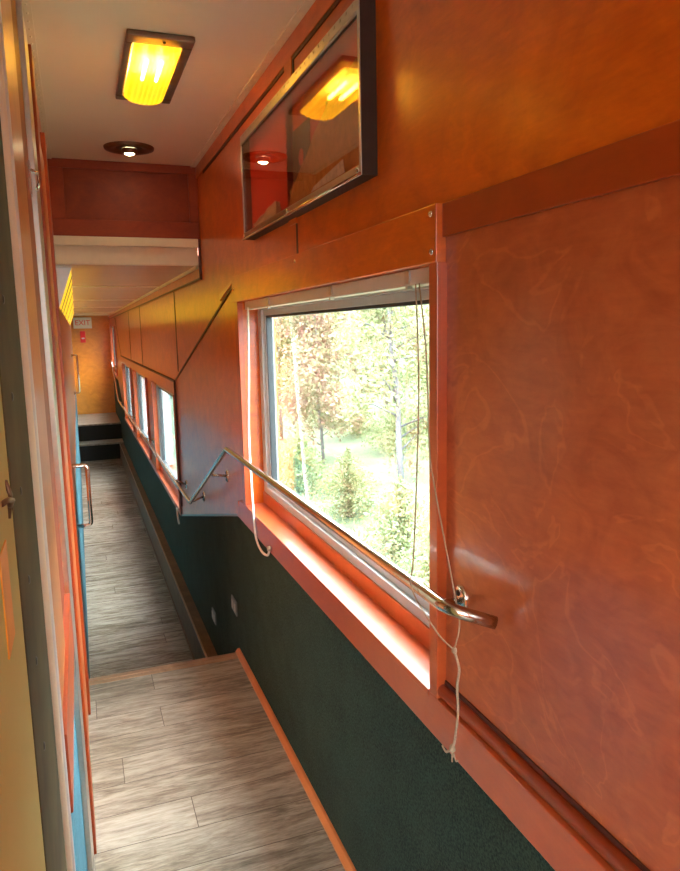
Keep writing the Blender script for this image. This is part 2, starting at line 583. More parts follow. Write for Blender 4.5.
box(-1.6, W, -1.3, YB, ZC, ZC + 0.05).build('ceiling', 'ceil', kind='structure', label='cream painted ceiling over the upper platform', cat='ceiling')
box(-0.12, W, YB + 0.02, YE, ZC2, ZC2 + 0.05).build('ceiling', 'ceil_low', kind='structure', label='lower glossy cream ceiling above the far corridor', cat='ceiling')

# windows in the right wall: (y0, y1, z0, z1)
WIN = [(1.145, 2.74, 0.795, 1.61), (4.93, 6.40, 0.265, 1.07), (7.05, 8.56, 0.265, 1.07), (9.15, 10.62, 0.265, 1.07), (12.3, 13.6, 0.80, 1.62)]
TH = 0.13
mb = MB()
CARP, UP, LOW = 0, 1, 2


def wallbox(y0, y1, z0, z1, mi):
    mb.mi = mi
    mb.box(W, W + TH, y0, y1, z0, z1)


def wallpoly(pts, mi):
    mb.mi = mi
    mb.prism(pts, 0, W, W + TH)


wallbox(-1.3, 1.145, ZL, 0.72, CARP)
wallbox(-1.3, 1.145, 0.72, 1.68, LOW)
wallbox(-1.3, 1.145, 1.68, 2.36, UP)
wallbox(1.145, 2.74, ZL, 0.72, CARP)
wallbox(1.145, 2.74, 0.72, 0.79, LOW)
wallbox(1.145, 2.74, 1.61, 2.36, UP)
wallpoly([(2.74, ZL), (4.93, ZL), (4.93, 0.215), (2.95, 0.705), (2.74, 0.705)], CARP)
wallpoly([(2.74, 0.705), (2.95, 0.705), (4.93, 0.215), (4.93, 2.36), (2.74, 2.36)], UP)
far = [(4.93, 6.40), (7.05, 8.56), (9.15, 10.62)]
for i, (a, b) in enumerate(far):
    wallbox(a, b, ZL, 0.215, CARP)
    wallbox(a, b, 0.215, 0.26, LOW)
    wallbox(a, b, 1.07, 2.36, UP)
for a, b in ((6.40, 7.05), (8.56, 9.15)):
    wallbox(a, b, ZL, 0.215, CARP)
    wallbox(a, b, 0.215, 2.36, UP)
wallpoly([(10.62, ZL), (12.3, ZL), (12.3, 0.72), (10.9, 0.215), (10.62, 0.215)], CARP)
wallpoly([(10.62, 0.215), (10.9, 0.215), (12.3, 0.72), (12.3, 2.36), (10.62, 2.36)], UP)
wallbox(12.3, 13.6, ZL, 0.72, CARP)
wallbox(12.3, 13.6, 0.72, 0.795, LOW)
wallbox(12.3, 13.6, 1.62, 2.36, UP)
wallbox(13.6, YE, ZL, 0.72, CARP)
wallbox(13.6, YE, 0.72, 2.36, UP)
mb.build('wall_right', ['carpet', 'wood_up', 'wood_low'], kind='structure', label='right wall of orange birch veneer over green carpet darkened for shade', cat='wall')

mb = MB()
mb.box(XL - 0.06, W + TH, YE, YE + 0.05, ZL, 2.36)
mb.build('wall_end', 'wood_end', kind='structure', label='orange wooden wall closing the far end of the corridor', cat='wall')
# left partition: carpet below, wood above
mb = MB()
mb.mi = 0
mb.box(XL - 0.05, XL, 0.62, YP, -0.06, 0.80)
mb.box(XL - 0.05, XL, YP, YE, ZL, 0.55)
mb.mi = 1
mb.box(XL - 0.05, XL, 0.62, YP, 0.80, 2.36)
mb.box(XL - 0.05, XL, YP, YE, 0.55, 2.36)
mb.build('wall_left', ['carpet_lit', 'wood_up'], kind='structure', label='left partition of orange wood over the same carpet in a window-lit colour', cat='wall')
# vestibule behind the camera
mb = MB()
mb.box(-1.6, XL - 0.05, 0.62, 0.68, -0.06, ZC + 0.05)
mb.build('wall_inner', 'wood_up', kind='structure', label='wooden partition across the vestibule behind the left wall', cat='wall')
mb = MB()
x0, x1 = -1.66, -1.6
mb.box(x0, x1, -1.3, -1.0, -0.06, 2.36)
mb.box(x0, x1, 0.45, 0.68, -0.06, 2.36)
mb.box(x0, x1, -1.0, 0.45, -0.06, 0.6)
mb.box(x0, x1, -1.0, 0.45, 1.9, 2.36)
mb.build('wall_outer', 'wood_up', kind='structure', label='outer vestibule wall with a window behind the camera', cat='wall')
mb = MB()
mb.box(-1.66, -0.9, -1.36, -1.3, -0.06, 2.36)
mb.box(0.3, W + TH, -1.36, -1.3, -0.06, 2.36)
mb.box(-0.9, 0.3, -1.36, -1.3, -0.06, 1.1)  # opening above is added and sized for the light it admits
mb.box(-0.9, 0.3, -1.36, -1.3, 2.0, 2.36)
mb.build('wall_back', 'wood_up', kind='structure', label='back wall behind the camera with a glazed opening added for light', cat='wall')

# ceiling drop: framed dark panel over a cream cornice
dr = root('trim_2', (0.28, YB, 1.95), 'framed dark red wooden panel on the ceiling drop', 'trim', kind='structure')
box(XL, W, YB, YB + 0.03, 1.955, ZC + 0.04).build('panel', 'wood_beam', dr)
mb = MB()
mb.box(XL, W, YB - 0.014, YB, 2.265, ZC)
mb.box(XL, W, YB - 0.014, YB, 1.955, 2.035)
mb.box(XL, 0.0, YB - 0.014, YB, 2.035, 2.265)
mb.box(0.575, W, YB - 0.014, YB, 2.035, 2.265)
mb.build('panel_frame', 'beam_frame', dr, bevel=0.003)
mb = MB()
mb.box(XL, W - 0.012, YB - 0.004, YB + 0.02, ZC2 - 0.004, 1.955)
mb.box(XL, W - 0.012, YB - 0.03, YB - 0.004, 1.912, 1.955)
mb.build('trim_3', 'cream', kind='structure', bevel=0.004, label='cream cornice under the dark ceiling drop', cat='trim')
# battens crossing the lower ceiling
mb = MB()
for y in (5.3, 7.4, 9.4, 11.6):
    mb.box(XL, W, y, y + 0.06, ZC2 - 0.006, ZC2)
mb.build('trim_4', 'cream', kind='structure', label='thin cream battens crossing the lower ceiling', cat='trim')
# cornice along the lower ceiling on the right wall
mb = MB()
mb.box(W - 0.010, W, YB - 0.015, YE, 1.765, ZC2)
mb.mi = 1
mb.box(W - 0.013, W - 0.010, YB - 0.015, YE, 1.757, 1.767)
mb.box(W - 0.013, W, YB - 0.022, YB - 0.015, 1.757, 1.955)
mb.mi = 2
mb.box(W - 0.022, W - 0.010, YB + 0.02, YE, ZC2 - 0.016, ZC2)
mb.build('trim_5', ['wood_up', 'groove', 'cream'], kind='structure', label='wooden cornice where the right wall meets the lower ceiling', cat='trim')
# riveted cream strips along the upper ceiling
for (xa, xb, lab, n) in ((W - 0.030, W, 'riveted cream strip between ceiling and right wall', 6), (XL, XL + 0.022, 'riveted cream strip between ceiling and left wall', 7)):
    t = MB()
    t.box(xa, xb, 0.0, YB - 0.015, ZC - 0.006, ZC)
    y = 0.9
    while y < YB - 0.05:
        t.lathe([(0.0001, -0.0025), (0.003, -0.002), (0.0035, 0.0)], ((xa + xb) / 2, y, ZC - 0.006), seg=6)
        y += 0.05
    t.build('trim_%d' % n, 'cream', kind='structure', label=lab, cat='trim')

# upper right wall: framed shallow panels under the ceiling
mb = MB()
t = 0.006
mb.box(W - t, W, -1.3, YB - 0.022, 2.245, ZC - 0.006)
mb.box(W - t, W, 1.985, 2.055, 1.80, 2.245)
mb.mi = 1
mb.box(W - 0.0035, W, 0.9, 1.985, 2.234, 2.245)
mb.box(W - 0.0035, W, 2.055, 3.45, 2.234, 2.245)
mb.box(W - 0.0035, W, 1.975, 1.985, 2.13, 2.234)
mb.build('trim_8', ['wood_up', 'groove'], kind='structure', label='raised wooden rail and stile under the upper ceiling edge', cat='trim')
# seams in the veneer
mb = MB()
mb.box(W - 0.002, W, 1.985, 1.997, 1.709, 1.80)
mb.box(W - 0.002, W, 4.70, 4.735, 1.24, 1.757)
for y in (7.35, 8.95):
    mb.box(W - 0.002, W, y, y + 0.05, 1.17, 1.757)
mb.prism([(10.98, 1.16), (11.06, 1.16), (12.1, 1.757), (12.02, 1.757)], 0, W - 0.002, W)
mb.build('trim_9', 'groove', kind='structure', label='dark vertical seams between the wall veneer sheets', cat='trim')

# window header, band and sloping shadow-line strip
hd = root('trim_10', (W, 1.98, 1.66), 'orange wooden header board screwed above the large near window', 'trim', kind='structure')
box(W - 0.020, W, 1.117, 2.83, 1.61, 1.709).build('header_board', 'wood_up', hd, bevel=0.0012)
for (y, z) in ((1.137, 1.694), (1.134, 1.629), (1.958, 1.690), (2.79, 1.66)):
    s_ = MB()
    s_.lathe([(0.0001, 0.0035), (0.0035, 0.003), (0.0055, 0.0012), (0.0058, 0.0)], (W - 0.020, y, z), (-1, 0, 0), 12)
    s_.build('screw', 'steel', hd)
mb = MB()
mb.box(W - 0.008, W, -1.3, 1.117, 1.653, 1.709)
mb.build('trim_11', 'wood_trim', kind='structure', bevel=0.0015, label='flat wooden band above the near right panel', cat='trim')


def strip(pa, pb, h, t, mi, mbx):
    """a band following a sloping line on the right wall, h tall below the line"""
    mbx.mi = mi
    mbx.prism([(pa[0], pa[1]), (pb[0], pb[1]), (pb[0], pb[1] - h), (pa[0], pa[1] - h)], 0, W - t, W)


mb = MB()
strip((2.835, 1.700), (4.92, 1.168), 0.012, 0.005, 0, mb)  # dark strip put in for the shadow line of the overlapping panel
mb.mi = 1
mb.prism([(2.84, 1.709), (3.15, 1.660), (3.15, 1.631), (2.84, 1.70)], 0, W - 0.009, W)
mb.build('trim_12', ['groove', 'wood_edge'], kind='structure', label='dark sloping strip painting the shadow line from header to lower windows', cat='trim')
# long header over the far windows
mb = MB()
mb.box(W - 0.010, W, 4.90, 10.98, 1.07, 1.158)
mb.mi = 1
mb.box(W - 0.013, W, 4.90, 10.98, 1.158, 1.172)
mb.box(W - 0.013, W, 4.885, 4.90, 0.215, 1.172)
mb.build('trim_13', ['wood_up', 'groove'], kind='structure', label='long wooden header over the lower corridor windows', cat='trim')
# wooden chair rails
mb = MB()
mb.box(W - 0.020, W, -1.3, 2.86, 0.708, 0.79)
mb.prism([(2.86, 0.708), (2.92, 0.708), (2.86, 0.79)], 0, W - 0.020, W)
mb.build('trim_14', 'wood_rail', kind='structure', bevel=0.002, label='red wooden rail under the near window and panel', cat='trim')
mb = MB()
mb.tube([(W - 0.006, -1.3, 0.806), (W - 0.006, 1.113, 0.806)], 0.013, 12)
mb.mi = 1
mb.box(W - 0.003, W, -1.3, 1.113, 0.817, 0.826)
mb.build('trim_15', ['wood_rail', 'groove'], kind='structure', label='rounded moulding under the near right panel', cat='trim')
mb = MB()
strip((2.95, 0.765), (4.885, 0.285), 0.058, 0.006, 0, mb)
mb.mi = 1
mb.prism([(2.93, 0.712), (4.885, 0.228), (4.885, 0.216), (2.93, 0.700)], 0, W - 0.010, W)
mb.build('trim_16', ['wood_up', 'plate'], kind='structure', label='sloping wooden strip edged in grey above the dark carpet', cat='trim')
mb = MB()
mb.box(W - 0.016, W, 4.90, 10.9, 0.215, 0.26)
mb.build('trim_17', 'wood_rail', kind='structure', bevel=0.002, label='wooden rail under the lower corridor windows', cat='trim')
# ledge along the foot of the right wall
lg = root('baseboard_right', (0.58, 7.5, ZL), 'brown boxed ledge with bright edging along the lower right wall', 'baseboard', kind='structure')
box(0.556, W, YP + 0.54, 11.95, ZL, -0.303).build('ledge_box', 'vinyl_ledge', lg)
mb = MB()
mb.box(0.553, 0.563, YP + 0.54, 11.95, -0.309, -0.299)
mb.build('edging', 'nosing', lg, bevel=0.002)
mb = MB()
mb.box(0.548, 0.556, YP + 0.54, 11.95, ZL, ZL + 0.02)
mb.build('toe_strip', 'vinyl_ledge', lg)
# orange edging where the upper floor meets the right wall
mb = MB()
mb.prism([(W, 0.0), (W, 0.022), (W - 0.010, 0.022), (W - 0.022, 0.008), (W - 0.022, 0.0)], 1, -1.3, YP)
mb.build('baseboard_right', 'wood_edge', kind='structure', bevel=0.002, label='orange wooden edging along the upper floor and green carpet', cat='baseboard')

# ------------------------------------------------------------------ windows
LABW = ['large near window looking on autumn trees beside the handrail',
        'first small window of the lower corridor, nearest the slope',
        'second small window of the lower corridor',
        'third small window of the lower corridor, furthest before the far steps',
        'small high window beside the far steps']
for i, (y0, y1, z0, z1) in enumerate(WIN):
    wr = root('window_%d' % (i + 1), (W + 0.05, (y0 + y1) / 2, z0), LABW[i], 'window', kind='structure')
    near = i == 0
    sh = 0.0 if near else -0.040      # the small windows sit closer to the wall face
    c = MB()   # wooden casing (two uprights standing proud of the wall)
    c.box(W - 0.020, W + 0.06 + sh, y0 - 0.032, y0 - 0.001, z0 - 0.004, z1)
    c.box(W - 0.020, W + 0.06 + sh, y1 + 0.001, y1 + 0.055, z0 - 0.004, z1)
    c.build('casing', 'wood_rail', wr, bevel=0.0015)
    c = MB()   # sill with upstand
    c.prism([(W - 0.022, z0 - 0.014), (W - 0.022, z0), (W + 0.055 + sh, z0 + 0.004), (W + 0.055 + sh, z0 + 0.052), (W + 0.066 + sh, z0 + 0.052), (W + 0.066 + sh, z0 - 0.014)], 1, y0, y1)
    c.build('sill', 'wood_rail', wr, bevel=0.0015)
    g0, g1, gz0, gz1 = y0 + 0.04, y1 - 0.03, z0 + 0.052, z1 - 0.012
    f = MB()   # outer grey frame, four bars
    xa, xb = W + 0.060 + sh, W + 0.110 + sh
    wz, wy = (0.034, 0.050) if near else (0.024, 0.028)
    f.box(xa, xb, y0, y1, z0 + 0.045, z0 + 0.045 + wz)
    f.box(xa, xb, y0, y1, z1 - wz, z1)
    f.box(xa, xb, y0, y0 + wy, z0 + 0.045 + wz, z1 - wz)
    f.box(xa, xb, y1 - wy, y1, z0 + 0.045 + wz, z1 - wz)
    f.build('window_frame', 'frame_grey', wr, bevel=0.002)
    if not near:
        f = MB()
        f.box(xb + 0.001, W + TH, y1 - 0.006, y1 - 0.001, z0 + 0.045, z1)
        f.box(xb + 0.001, W + TH, y0 + 0.001, y0 + 0.006, z0 + 0.045, z1)
        f.build('outer_lining', 'frame_grey', wr)
    ia, ib, iz0, iz1 = y0 + wy, y1 - wy, z0 + 0.045 + wz, z1 - wz
    f = MB()   # inner sash and black gasket
    xs0, xs1 = W + 0.070 + sh, W + 0.100 + sh
    w2 = 0.022
    f.box(xs0, xs1, ia, ib, iz0, iz0 + w2)
    f.box(xs0, xs1, ia, ib, iz1 - w2, iz1)
    f.box(xs0, xs1, ia, ia + w2, iz0 + w2, iz1 - w2)
    f.box(xs0, xs1, ib - w2, ib, iz0 + w2, iz1 - w2)
    f.build('sash', 'frame_grey', wr, bevel=0.002)
    f = MB()
    ga, gb, gc, gd = ia + w2, ib - w2, iz0 + w2, iz1 - w2
    w3 = 0.008
    xs0, xs1 = W + 0.074 + sh, W + 0.098 + sh
    f.box(xs0, xs1, ga, gb, gc, gc + w3)
    f.box(xs0, xs1, ga, gb, gd - w3, gd)
    f.box(xs0, xs1, ga, ga + w3, gc + w3, gd - w3)
    f.box(xs0, xs1, gb - w3, gb, gc + w3, gd - w3)
    f.build('gasket', 'frame_dark', wr)
    box(W + 0.084 + sh, W + 0.088 + sh, ga + 0.002, gb - 0.002, gc + 0.002, gd - 0.002).build('pane', 'glass', wr)

# blind headrail of the near window
hr = root('blind_headrail', (W + 0.03, 1.95, 1.575), 'cream blind headrail under the header of the large window', 'blind headrail')
box(W + 0.006, W + 0.040, 1.155, 2.725, 1.578, 1.609).build('rail', 'blind_cream', hr, bevel=0.002)
for y in (1.27, 1.72, 2.35):
    b_ = MB(); b_.box(W + 0.001, W + 0.0055, y, y + 0.018, 1.583, 1.609); b_.box(W + 0.001, W + 0.012, y + 0.004, y + 0.014, 1.572, 1.578)
    b_.build('bracket', 'alu', hr)

# vestibule window behind the camera, and a back opening added for light
box(-1.635, -1.63, -0.99, 0.44, 0.61, 1.89).build('window_6', 'glass', kind='structure', label='vestibule window on the outer wall behind the camera', cat='window')
box(-0.89, 0.29, -1.335, -1.33, 1.11, 1.99).build('window_7', 'glass', kind='structure', label='unseen glazed opening added behind the camera to let light in', cat='window')

# ------------------------------------------------------------------ left side, seen at a grazing angle
XJ = -0.058
mb = MB()
mb.box(-0.104, -0.0585, 0.10, 0.617, 0.0, 2.2)
dl = root('vestibule_door', (-0.08, 0.36, 0.0), 'tan painted vestibule door standing open at the far left', 'door')
mb.build('door_panel', 'tan', dl, bevel=0.003)
mb = MB(); mb.tube([(-0.0585, 0.545, 1.378), (-0.055, 0.560, 1.378), (-0.054, 0.575, 1.374), (-0.0585, 0.590, 1.364)], 0.0022, 8)
mb.tube([(-0.0585, 0.583, 1.388), (-0.056, 0.586, 1.376), (-0.0585, 0.584, 1.358)], 0.0018, 8)
mb.build('latch', 'bronze', dl)
mb = MB(); mb.box(-0.0585, -0.0575, 0.50, 0.545, 1.28, 1.352)
mb.build('sticker', 'orange_sticker', dl)
jb = root('door_jamb', (-0.08, 0.74, 0.0), 'olive painted steel jamb with screws beside the tan door', 'door jamb')
mb = MB(); mb.box(XL + 0.0005, XJ, 0.621, 0.862, 0.0, ZC - 0.006)
mb.build('jamb_plate', 'olive', jb, bevel=0.001)
for z in (1.72, 1.615, 1.53, 1.443, 1.355, 1.269, 1.187, 1.098, 0.95, 0.8):
    s_ = MB(); s_.lathe([(0.0001, 0.0012), (0.0035, 0.001), (0.0045, 0.0)], (XJ, 0.700, z), (1, 0, 0), 10)
    s_.build('screw', 'darkmetal', jb)
ws = root('weather_strip', (-0.06, 0.94, 0.0), 'pair of pale metal weather strips with black rubber between', 'weather strip')
mb = MB(); mb.box(XL + 0.0005, XL + 0.004, 0.868, 1.014, 0.0, ZC - 0.006)
mb.build('rubber_seal', 'black', ws)
mb = MB(); mb.tube([(XL + 0.006, 0.915, 0.0), (XL + 0.006, 0.915, ZC - 0.01)], 0.006, 10, radii=None)
mb.build('cream_strip', 'cream', ws)
mb = MB(); mb.tube([(XL + 0.006, 0.975, 0.0), (XL + 0.006, 0.975, ZC - 0.01)], 0.006, 10)
mb.build('steel_strip', 'white', ws)
mb = MB()
mb.box(XL + 0.0005, XL + 0.007, 1.030, 1.33, 0.93, ZC - 0.006)
mb.mi = 1
mb.box(XL + 0.0005, XL + 0.002, 1.33, 1.63, 0.93, ZC - 0.006)
mb.build('trim_18', ['wood_edge', 'wood_beam'], kind='structure', label='pale orange upright board beside the weather strips', cat='trim')
mb = MB()
mb.box(XL + 0.0005, XL + 0.013, 1.02, 1.62, 0.80, 0.925)
mb.build('trim_19', 'wood_rail', kind='structure', bevel=0.002, label='short red wooden rail above the lit-coloured carpet on the left', cat='trim')
# cabin door on the left with steel pillar, wooden casing
cd = root('door_2', (-0.06, 2.4, 0.0), 'wooden compartment door with steel edge on the left wall', 'door', kind='structure')
mb = MB(); mb.box(XL + 0.0005, XL + 0.012, 1.66, 1.70, 0.0, 2.2); mb.box(XL + 0.0005, XL + 0.009, 1.70, 1.96, 0.0, 2.2)
mb.build('steel_edge', 'alu', cd, bevel=0.001)
mb = MB(); mb.box(XL + 0.0005, XL + 0.016, 1.975, 2.10, 0.0, 2.2); mb.box(XL + 0.0005, XL + 0.016, 2.78, 2.90, 0.0, 2.2)
mb.build('casing', 'wood_trim', cd, bevel=0.002)
mb = MB(); mb.box(XL + 0.0005, XL + 0.006, 2.10, 2.78, 0.0, 2.1)
mb.build('door_leaf', 'wood_edge', cd, bevel=0.001)
mb = MB(); mb.box(XL, XL + 0.012, 1.03, 1.655, 0.0, 0.10)
mb.build('baseboard_left', 'wood_edge', kind='structure', bevel=0.002, label='light wooden baseboard along the left side of the upper floor', cat='baseboard')
hk = root('door_hook', (XL + 0.01, 1.60, 1.80), 'small chrome hook high on the left wall', 'hook')
mb = MB(); mb.box(XL + 0.0021, XL + 0.006, 1.57, 1.60, 1.775, 1.84); mb.build('hook_plate', 'steel', hk)
mb = MB(); mb.tube([(XL + 0.006, 1.585, 1.825), (XL + 0.018, 1.585, 1.82), (XL + 0.02, 1.585, 1.80), (XL + 0.014, 1.585, 1.785)], 0.003, 8)
mb.build('hook_arm', 'steel', hk)
cg = root('corner_guard', (XL + 0.01, 3.06, 0), 'thin pale metal corner guard at the end of the left platform wall', 'corner guard')
mb = MB(); mb.box(XL + 0.0005, XL + 0.010, 3.05, 3.088, 0.0, 1.95); mb.build('guard_strip', 'darkmetal', cg)
# grab bar
gb = root('grab_bar', (XL, 3.02, 0.84), 'vertical chrome grab bar on the left wall by the platform edge', 'grab bar')
yb = 3.02
pts = [(XL, yb, 0.965), (-0.010, yb, 0.965)]
for k in range(5):
    a = k / 4 * PI / 2
    pts.append((-0.010 + 0.016 * math.sin(a), yb, 0.949 + 0.016 * math.cos(a)))
for k in range(5):
    a = k / 4 * PI / 2
    pts.append((-0.010 + 0.016 * math.cos(a), yb, 0.726 - 0.016 * math.sin(a)))
pts.append((XL, yb, 0.710))
mb = MB(); mb.tube(pts, 0.0085, 12); mb.build('bar', 'steel', gb)
for z in (0.965, 0.710):
    mb = MB(); mb.lathe([(0.020, 0.0), (0.020, 0.004), (0.011, 0.008)], (XL, yb, z), (1, 0, 0), 16); mb.build('flange', 'steel', gb)
# second small vertical bar on the left of the far corridor
gb2 = root('grab_bar', (XL, 9.0, 0.9), 'small distant vertical grab bar on the left of the lower corridor', 'grab bar')
mb = MB(); mb.tube([(XL, 9.0, 1.25), (-0.01, 9.0, 1.25), (0.0, 9.0, 1.24), (0.0, 9.0, 0.81), (-0.01, 9.0, 0.80), (XL, 9.0, 0.80)], 0.011, 8); mb.build('bar', 'steel', gb2)
for z in (1.25, 0.80):
    mb = MB(); mb.lathe([(0.024, 0.0), (0.024, 0.006), (0.012, 0.01)], (XL, 9.0, z), (1, 0, 0), 12); mb.build('flange', 'steel', gb2)
# wedge-shaped amber lights along the lower corridor's left wall
sc = root('wall_sconce', (XL, 3.9, 1.7), 'wedge shaped wall lamp with leaded amber glass on the left', 'wall lamp')
ya, yz = 3.85, 12.0
for yy in (ya, yz - 0.02):
    mb = MB()
    mb.prism([(XL, 1.8295), (0.006, 1.8295), (XL, 1.630)], 1, yy, yy + 0.02)
    mb.build('end_cap', 'alu', sc, label='grey triangular end cap')
mb = MB()
mb._add([(0.004, ya + 0.02, 1.824), (XL + 0.001, ya + 0.02, 1.634), (XL + 0.001, yz - 0.02, 1.634), (0.004, yz - 0.02, 1.824),
         (-0.001, ya + 0.02, 1.8295), (XL, ya + 0.02, 1.645), (XL, yz - 0.02, 1.645), (-0.001, yz - 0.02, 1.8295)],
        [(0, 1, 2, 3), (7, 6, 5, 4), (0, 4, 5, 1), (3, 2, 6, 7), (0, 3, 7, 4), (1, 5, 6, 2)])
mb.build('amber_glass', 'amber', sc)
for y in (4.35, 5.0, 6.0, 7.6, 9.8):
    mb = MB()
    mb._add([(0.008, y, 1.824), (XL + 0.001, y, 1.626), (XL + 0.001, y + 0.04, 1.626), (0.008, y + 0.04, 1.824),
             (0.0045, y, 1.825), (XL, y, 1.6335), (XL, y + 0.04, 1.6335), (0.0045, y + 0.04, 1.825)],
            [(0, 1, 2, 3), (7, 6, 5, 4), (0, 4, 5, 1), (3, 2, 6, 7), (0, 3, 7, 4), (1, 5, 6, 2)])
    mb.build('leading', 'darkmetal', sc)

# ------------------------------------------------------------------ end wall: exit sign and alarm
ex = root('exit_sign', (0.11, YE, 1.62), 'white exit sign with red letters high on the end wall', 'exit sign')
box(-0.02, 0.30, YE - 0.05, YE, 1.60, 1.80).build('sign_box', 'white', ex, bevel=0.004)


def text(name, body, size, mat, mw, parent, ext=0.0008):
    cu = bpy.data.curves.new(name, 'FONT')
    cu.body = body
    cu.size = size
    cu.extrude = ext
    cu.align_x = 'CENTER'
    cu.align_y = 'CENTER'
    ob = bpy.data.objects.new(name, cu)
    COL.objects.link(ob)
    bpy.context.view_layer.update()
    dg = bpy.context.evaluated_depsgraph_get()
    me = bpy.data.meshes.new_from_object(ob.evaluated_get(dg))
    me.transform(mw)
    me.materials.clear()
    me.materials.append(M[mat])
    bpy.data.objects.remove(ob)
    o = bpy.data.objects.new(name, me)
    COL.objects.link(o)
    o.parent = parent
    o.matrix_parent_inverse = Matrix.Translation(parent.location).inverted()
    return o


text('lettering', 'EXIT', 0.13, 'red', Matrix.Translation((0.14, YE - 0.0515, 1.70)) @ Matrix.Rotation(PI / 2, 4, 'X'), ex)
al = root('fire_alarm', (0.125, YE, 1.50), 'red fire alarm with white strobe below the exit sign', 'fire alarm')
box(0.085, 0.175, YE - 0.045, YE, 1.34, 1.55).build('alarm_body', 'red', al, bevel=0.006)
box(0.105, 0.155, YE - 0.062, YE - 0.0455, 1.405, 1.43).build('strobe', 'white', al, bevel=0.003)

# ------------------------------------------------------------------ ceiling lamp
lp = root('ceiling_lamp', (0.278, 2.36, ZC), 'rectangular ceiling lamp with bronze frame and glowing ribbed amber lens', 'ceiling lamp')
lx0, lx1, ly0, ly1 = 0.187, 0.370, 2.082, 2.645
mb = MB()
fr = 0.020
for (a, b, c, d) in ((lx0, lx1, ly0, ly0 + 0.055), (lx0, lx1, ly1 - 0.045, ly1), (lx0, lx0 + fr, ly0 + 0.055, ly1 - 0.045), (lx1 - fr - 0.01, lx1, ly0 + 0.055, ly1 - 0.045)):
    mb.box(a, b, c, d, ZC - 0.016, ZC)
mb.build('lamp_frame', 'bronze', lp, bevel=0.004)
mb = MB(); mb.box(lx0 + 0.005, lx1 - 0.005, ly0 + 0.01, ly1 - 0.01, ZC - 0.004, ZC - 0.001); mb.build('reflector', 'white', lp)
ax0, ax1 = lx0 + fr + 0.004, lx1 - fr - 0.012
ay0, ay1 = ly0 + 0.058, ly1 - 0.046
mb = MB()
n = 14
prof = []
for k in range(n + 1):
    a = PI * k / n
    prof.append(((ax0 + ax1) / 2 - (ax1 - ax0) / 2 * math.cos(a), ZC - 0.010 - 0.040 * math.sin(a) ** 0.6))
secs = [(ay0, 0.55), (ay0 + 0.03, 0.95), (ay0 + 0.07, 1.0), (ay1 - 0.07, 1.0), (ay1 - 0.03, 0.95), (ay1, 0.55)]
rings = []
for (y, f_) in secs:
    rings.append([mb.bm.verts.new((x, y, ZC - 0.010 - (ZC - 0.010 - z) * f_)) for x, z in prof])
for a, b in zip(rings, rings[1:]):
    for k in range(n):
        fc = mb.bm.faces.new((a[k], a[k + 1], b[k + 1], b[k])); fc.smooth = True
mb.bm.faces.new(rings[0]); mb.bm.faces.new(rings[-1])
mb.build('lens', 'lens', lp)
for x in ((ax0 * 2 + ax1) / 3, (ax0 + ax1 * 2) / 3):
    mb = MB(); mb.tube([(x, ay0 + 0.10, ZC - 0.022), (x, ay1 - 0.20, ZC - 0.022)], 0.006, 10); mb.build('lamp_tube', 'bulb', lp)
mb = MB(); mb.lathe([(0.0001, -0.004), (0.004, -0.003), (0.005, 0)], ((lx0 + lx1) / 2 + 0.01, ly0 + 0.026, ZC - 0.016), seg=10); mb.build('screw', 'darkmetal', lp)
# unseen copy of the lamp, added behind the camera to light the near wall
l2 = lp.copy(); COL.objects.link(l2)
l2.location = (0.278, -0.35, ZC)
l2['label'] = 'added copy of the ceiling lamp, unseen behind the camera, lighting the near wall'
for ch in [o for o in COL.objects if o.parent == lp]:
    c_ = ch.copy(); COL.objects.link(c_); c_.parent = l2
# recessed downlight
dn = root('downlight', (0.28, 3.35, ZC), 'round bronze downlight in the ceiling near the dark panel', 'ceiling lamp')
mb = MB(); mb.lathe([(0.108, 0.0), (0.106, -0.008), (0.085, -0.013), (0.066, -0.008), (0.056, -0.001)], (0.28, 3.35, ZC), seg=32)
mb.build('trim_ring', 'bronze', dn)
mb = MB(); mb.lathe([(0.0001, -0.0022), (0.056, -0.0022)], (0.28, 3.35, ZC), seg=24); mb.build('baffle', 'darkmetal', dn)
mb = MB(); mb.lathe([(0.032, -0.003), (0.034, -0.020), (0.026, -0.026), (0.022, -0.022)], (0.283, 3.365, ZC), seg=20); mb.build('eyeball', 'bronze', dn)
mb = MB(); mb.lathe([(0.0001, -0.030), (0.012, -0.028), (0.021, -0.023), (0.022, -0.021)], (0.283, 3.365, ZC), seg=16); mb.build('bulb', 'bulb', dn)

# ------------------------------------------------------------------ display case on the right wall
cx0 = 0.582
cy0, cy1, cz0, cz1 = 1.411, 2.505, 1.815, 2.160
dc = root('display_case', (W, 1.96, cz0), 'shallow glass fronted metal display case high on the right wall', 'display case')
mb = MB()
mb.box(cx0 + 0.003, W, cy0, cy0 + 0.004, cz0, cz1)
mb.box(cx0 + 0.003, W, cy1 - 0.004, cy1, cz0, cz1)
mb.box(cx0 + 0.003, W, cy0 + 0.004, cy1 - 0.004, cz0, cz0 + 0.004)
mb.box(cx0 + 0.003, W, cy0 + 0.004, cy1 - 0.004, cz1 - 0.004, cz1)
mb.build('case_sides', 'case_brown', dc)
mb = MB()
mb.box(cx0, cx0 + 0.003, cy0, cy0 + 0.010, cz0, cz1)
mb.box(cx0, cx0 + 0.003, cy1 - 0.012, cy1, cz0, cz1)
mb.box(cx0, cx0 + 0.003, cy0 + 0.010, cy1 - 0.012, cz0, cz0 + 0.022)
mb.box(cx0, cx0 + 0.003, cy0 + 0.010, cy1 - 0.012, cz1 - 0.030, cz1)
mb.build('case_frame', 'alu', dc, bevel=0.0008)
mb = MB()
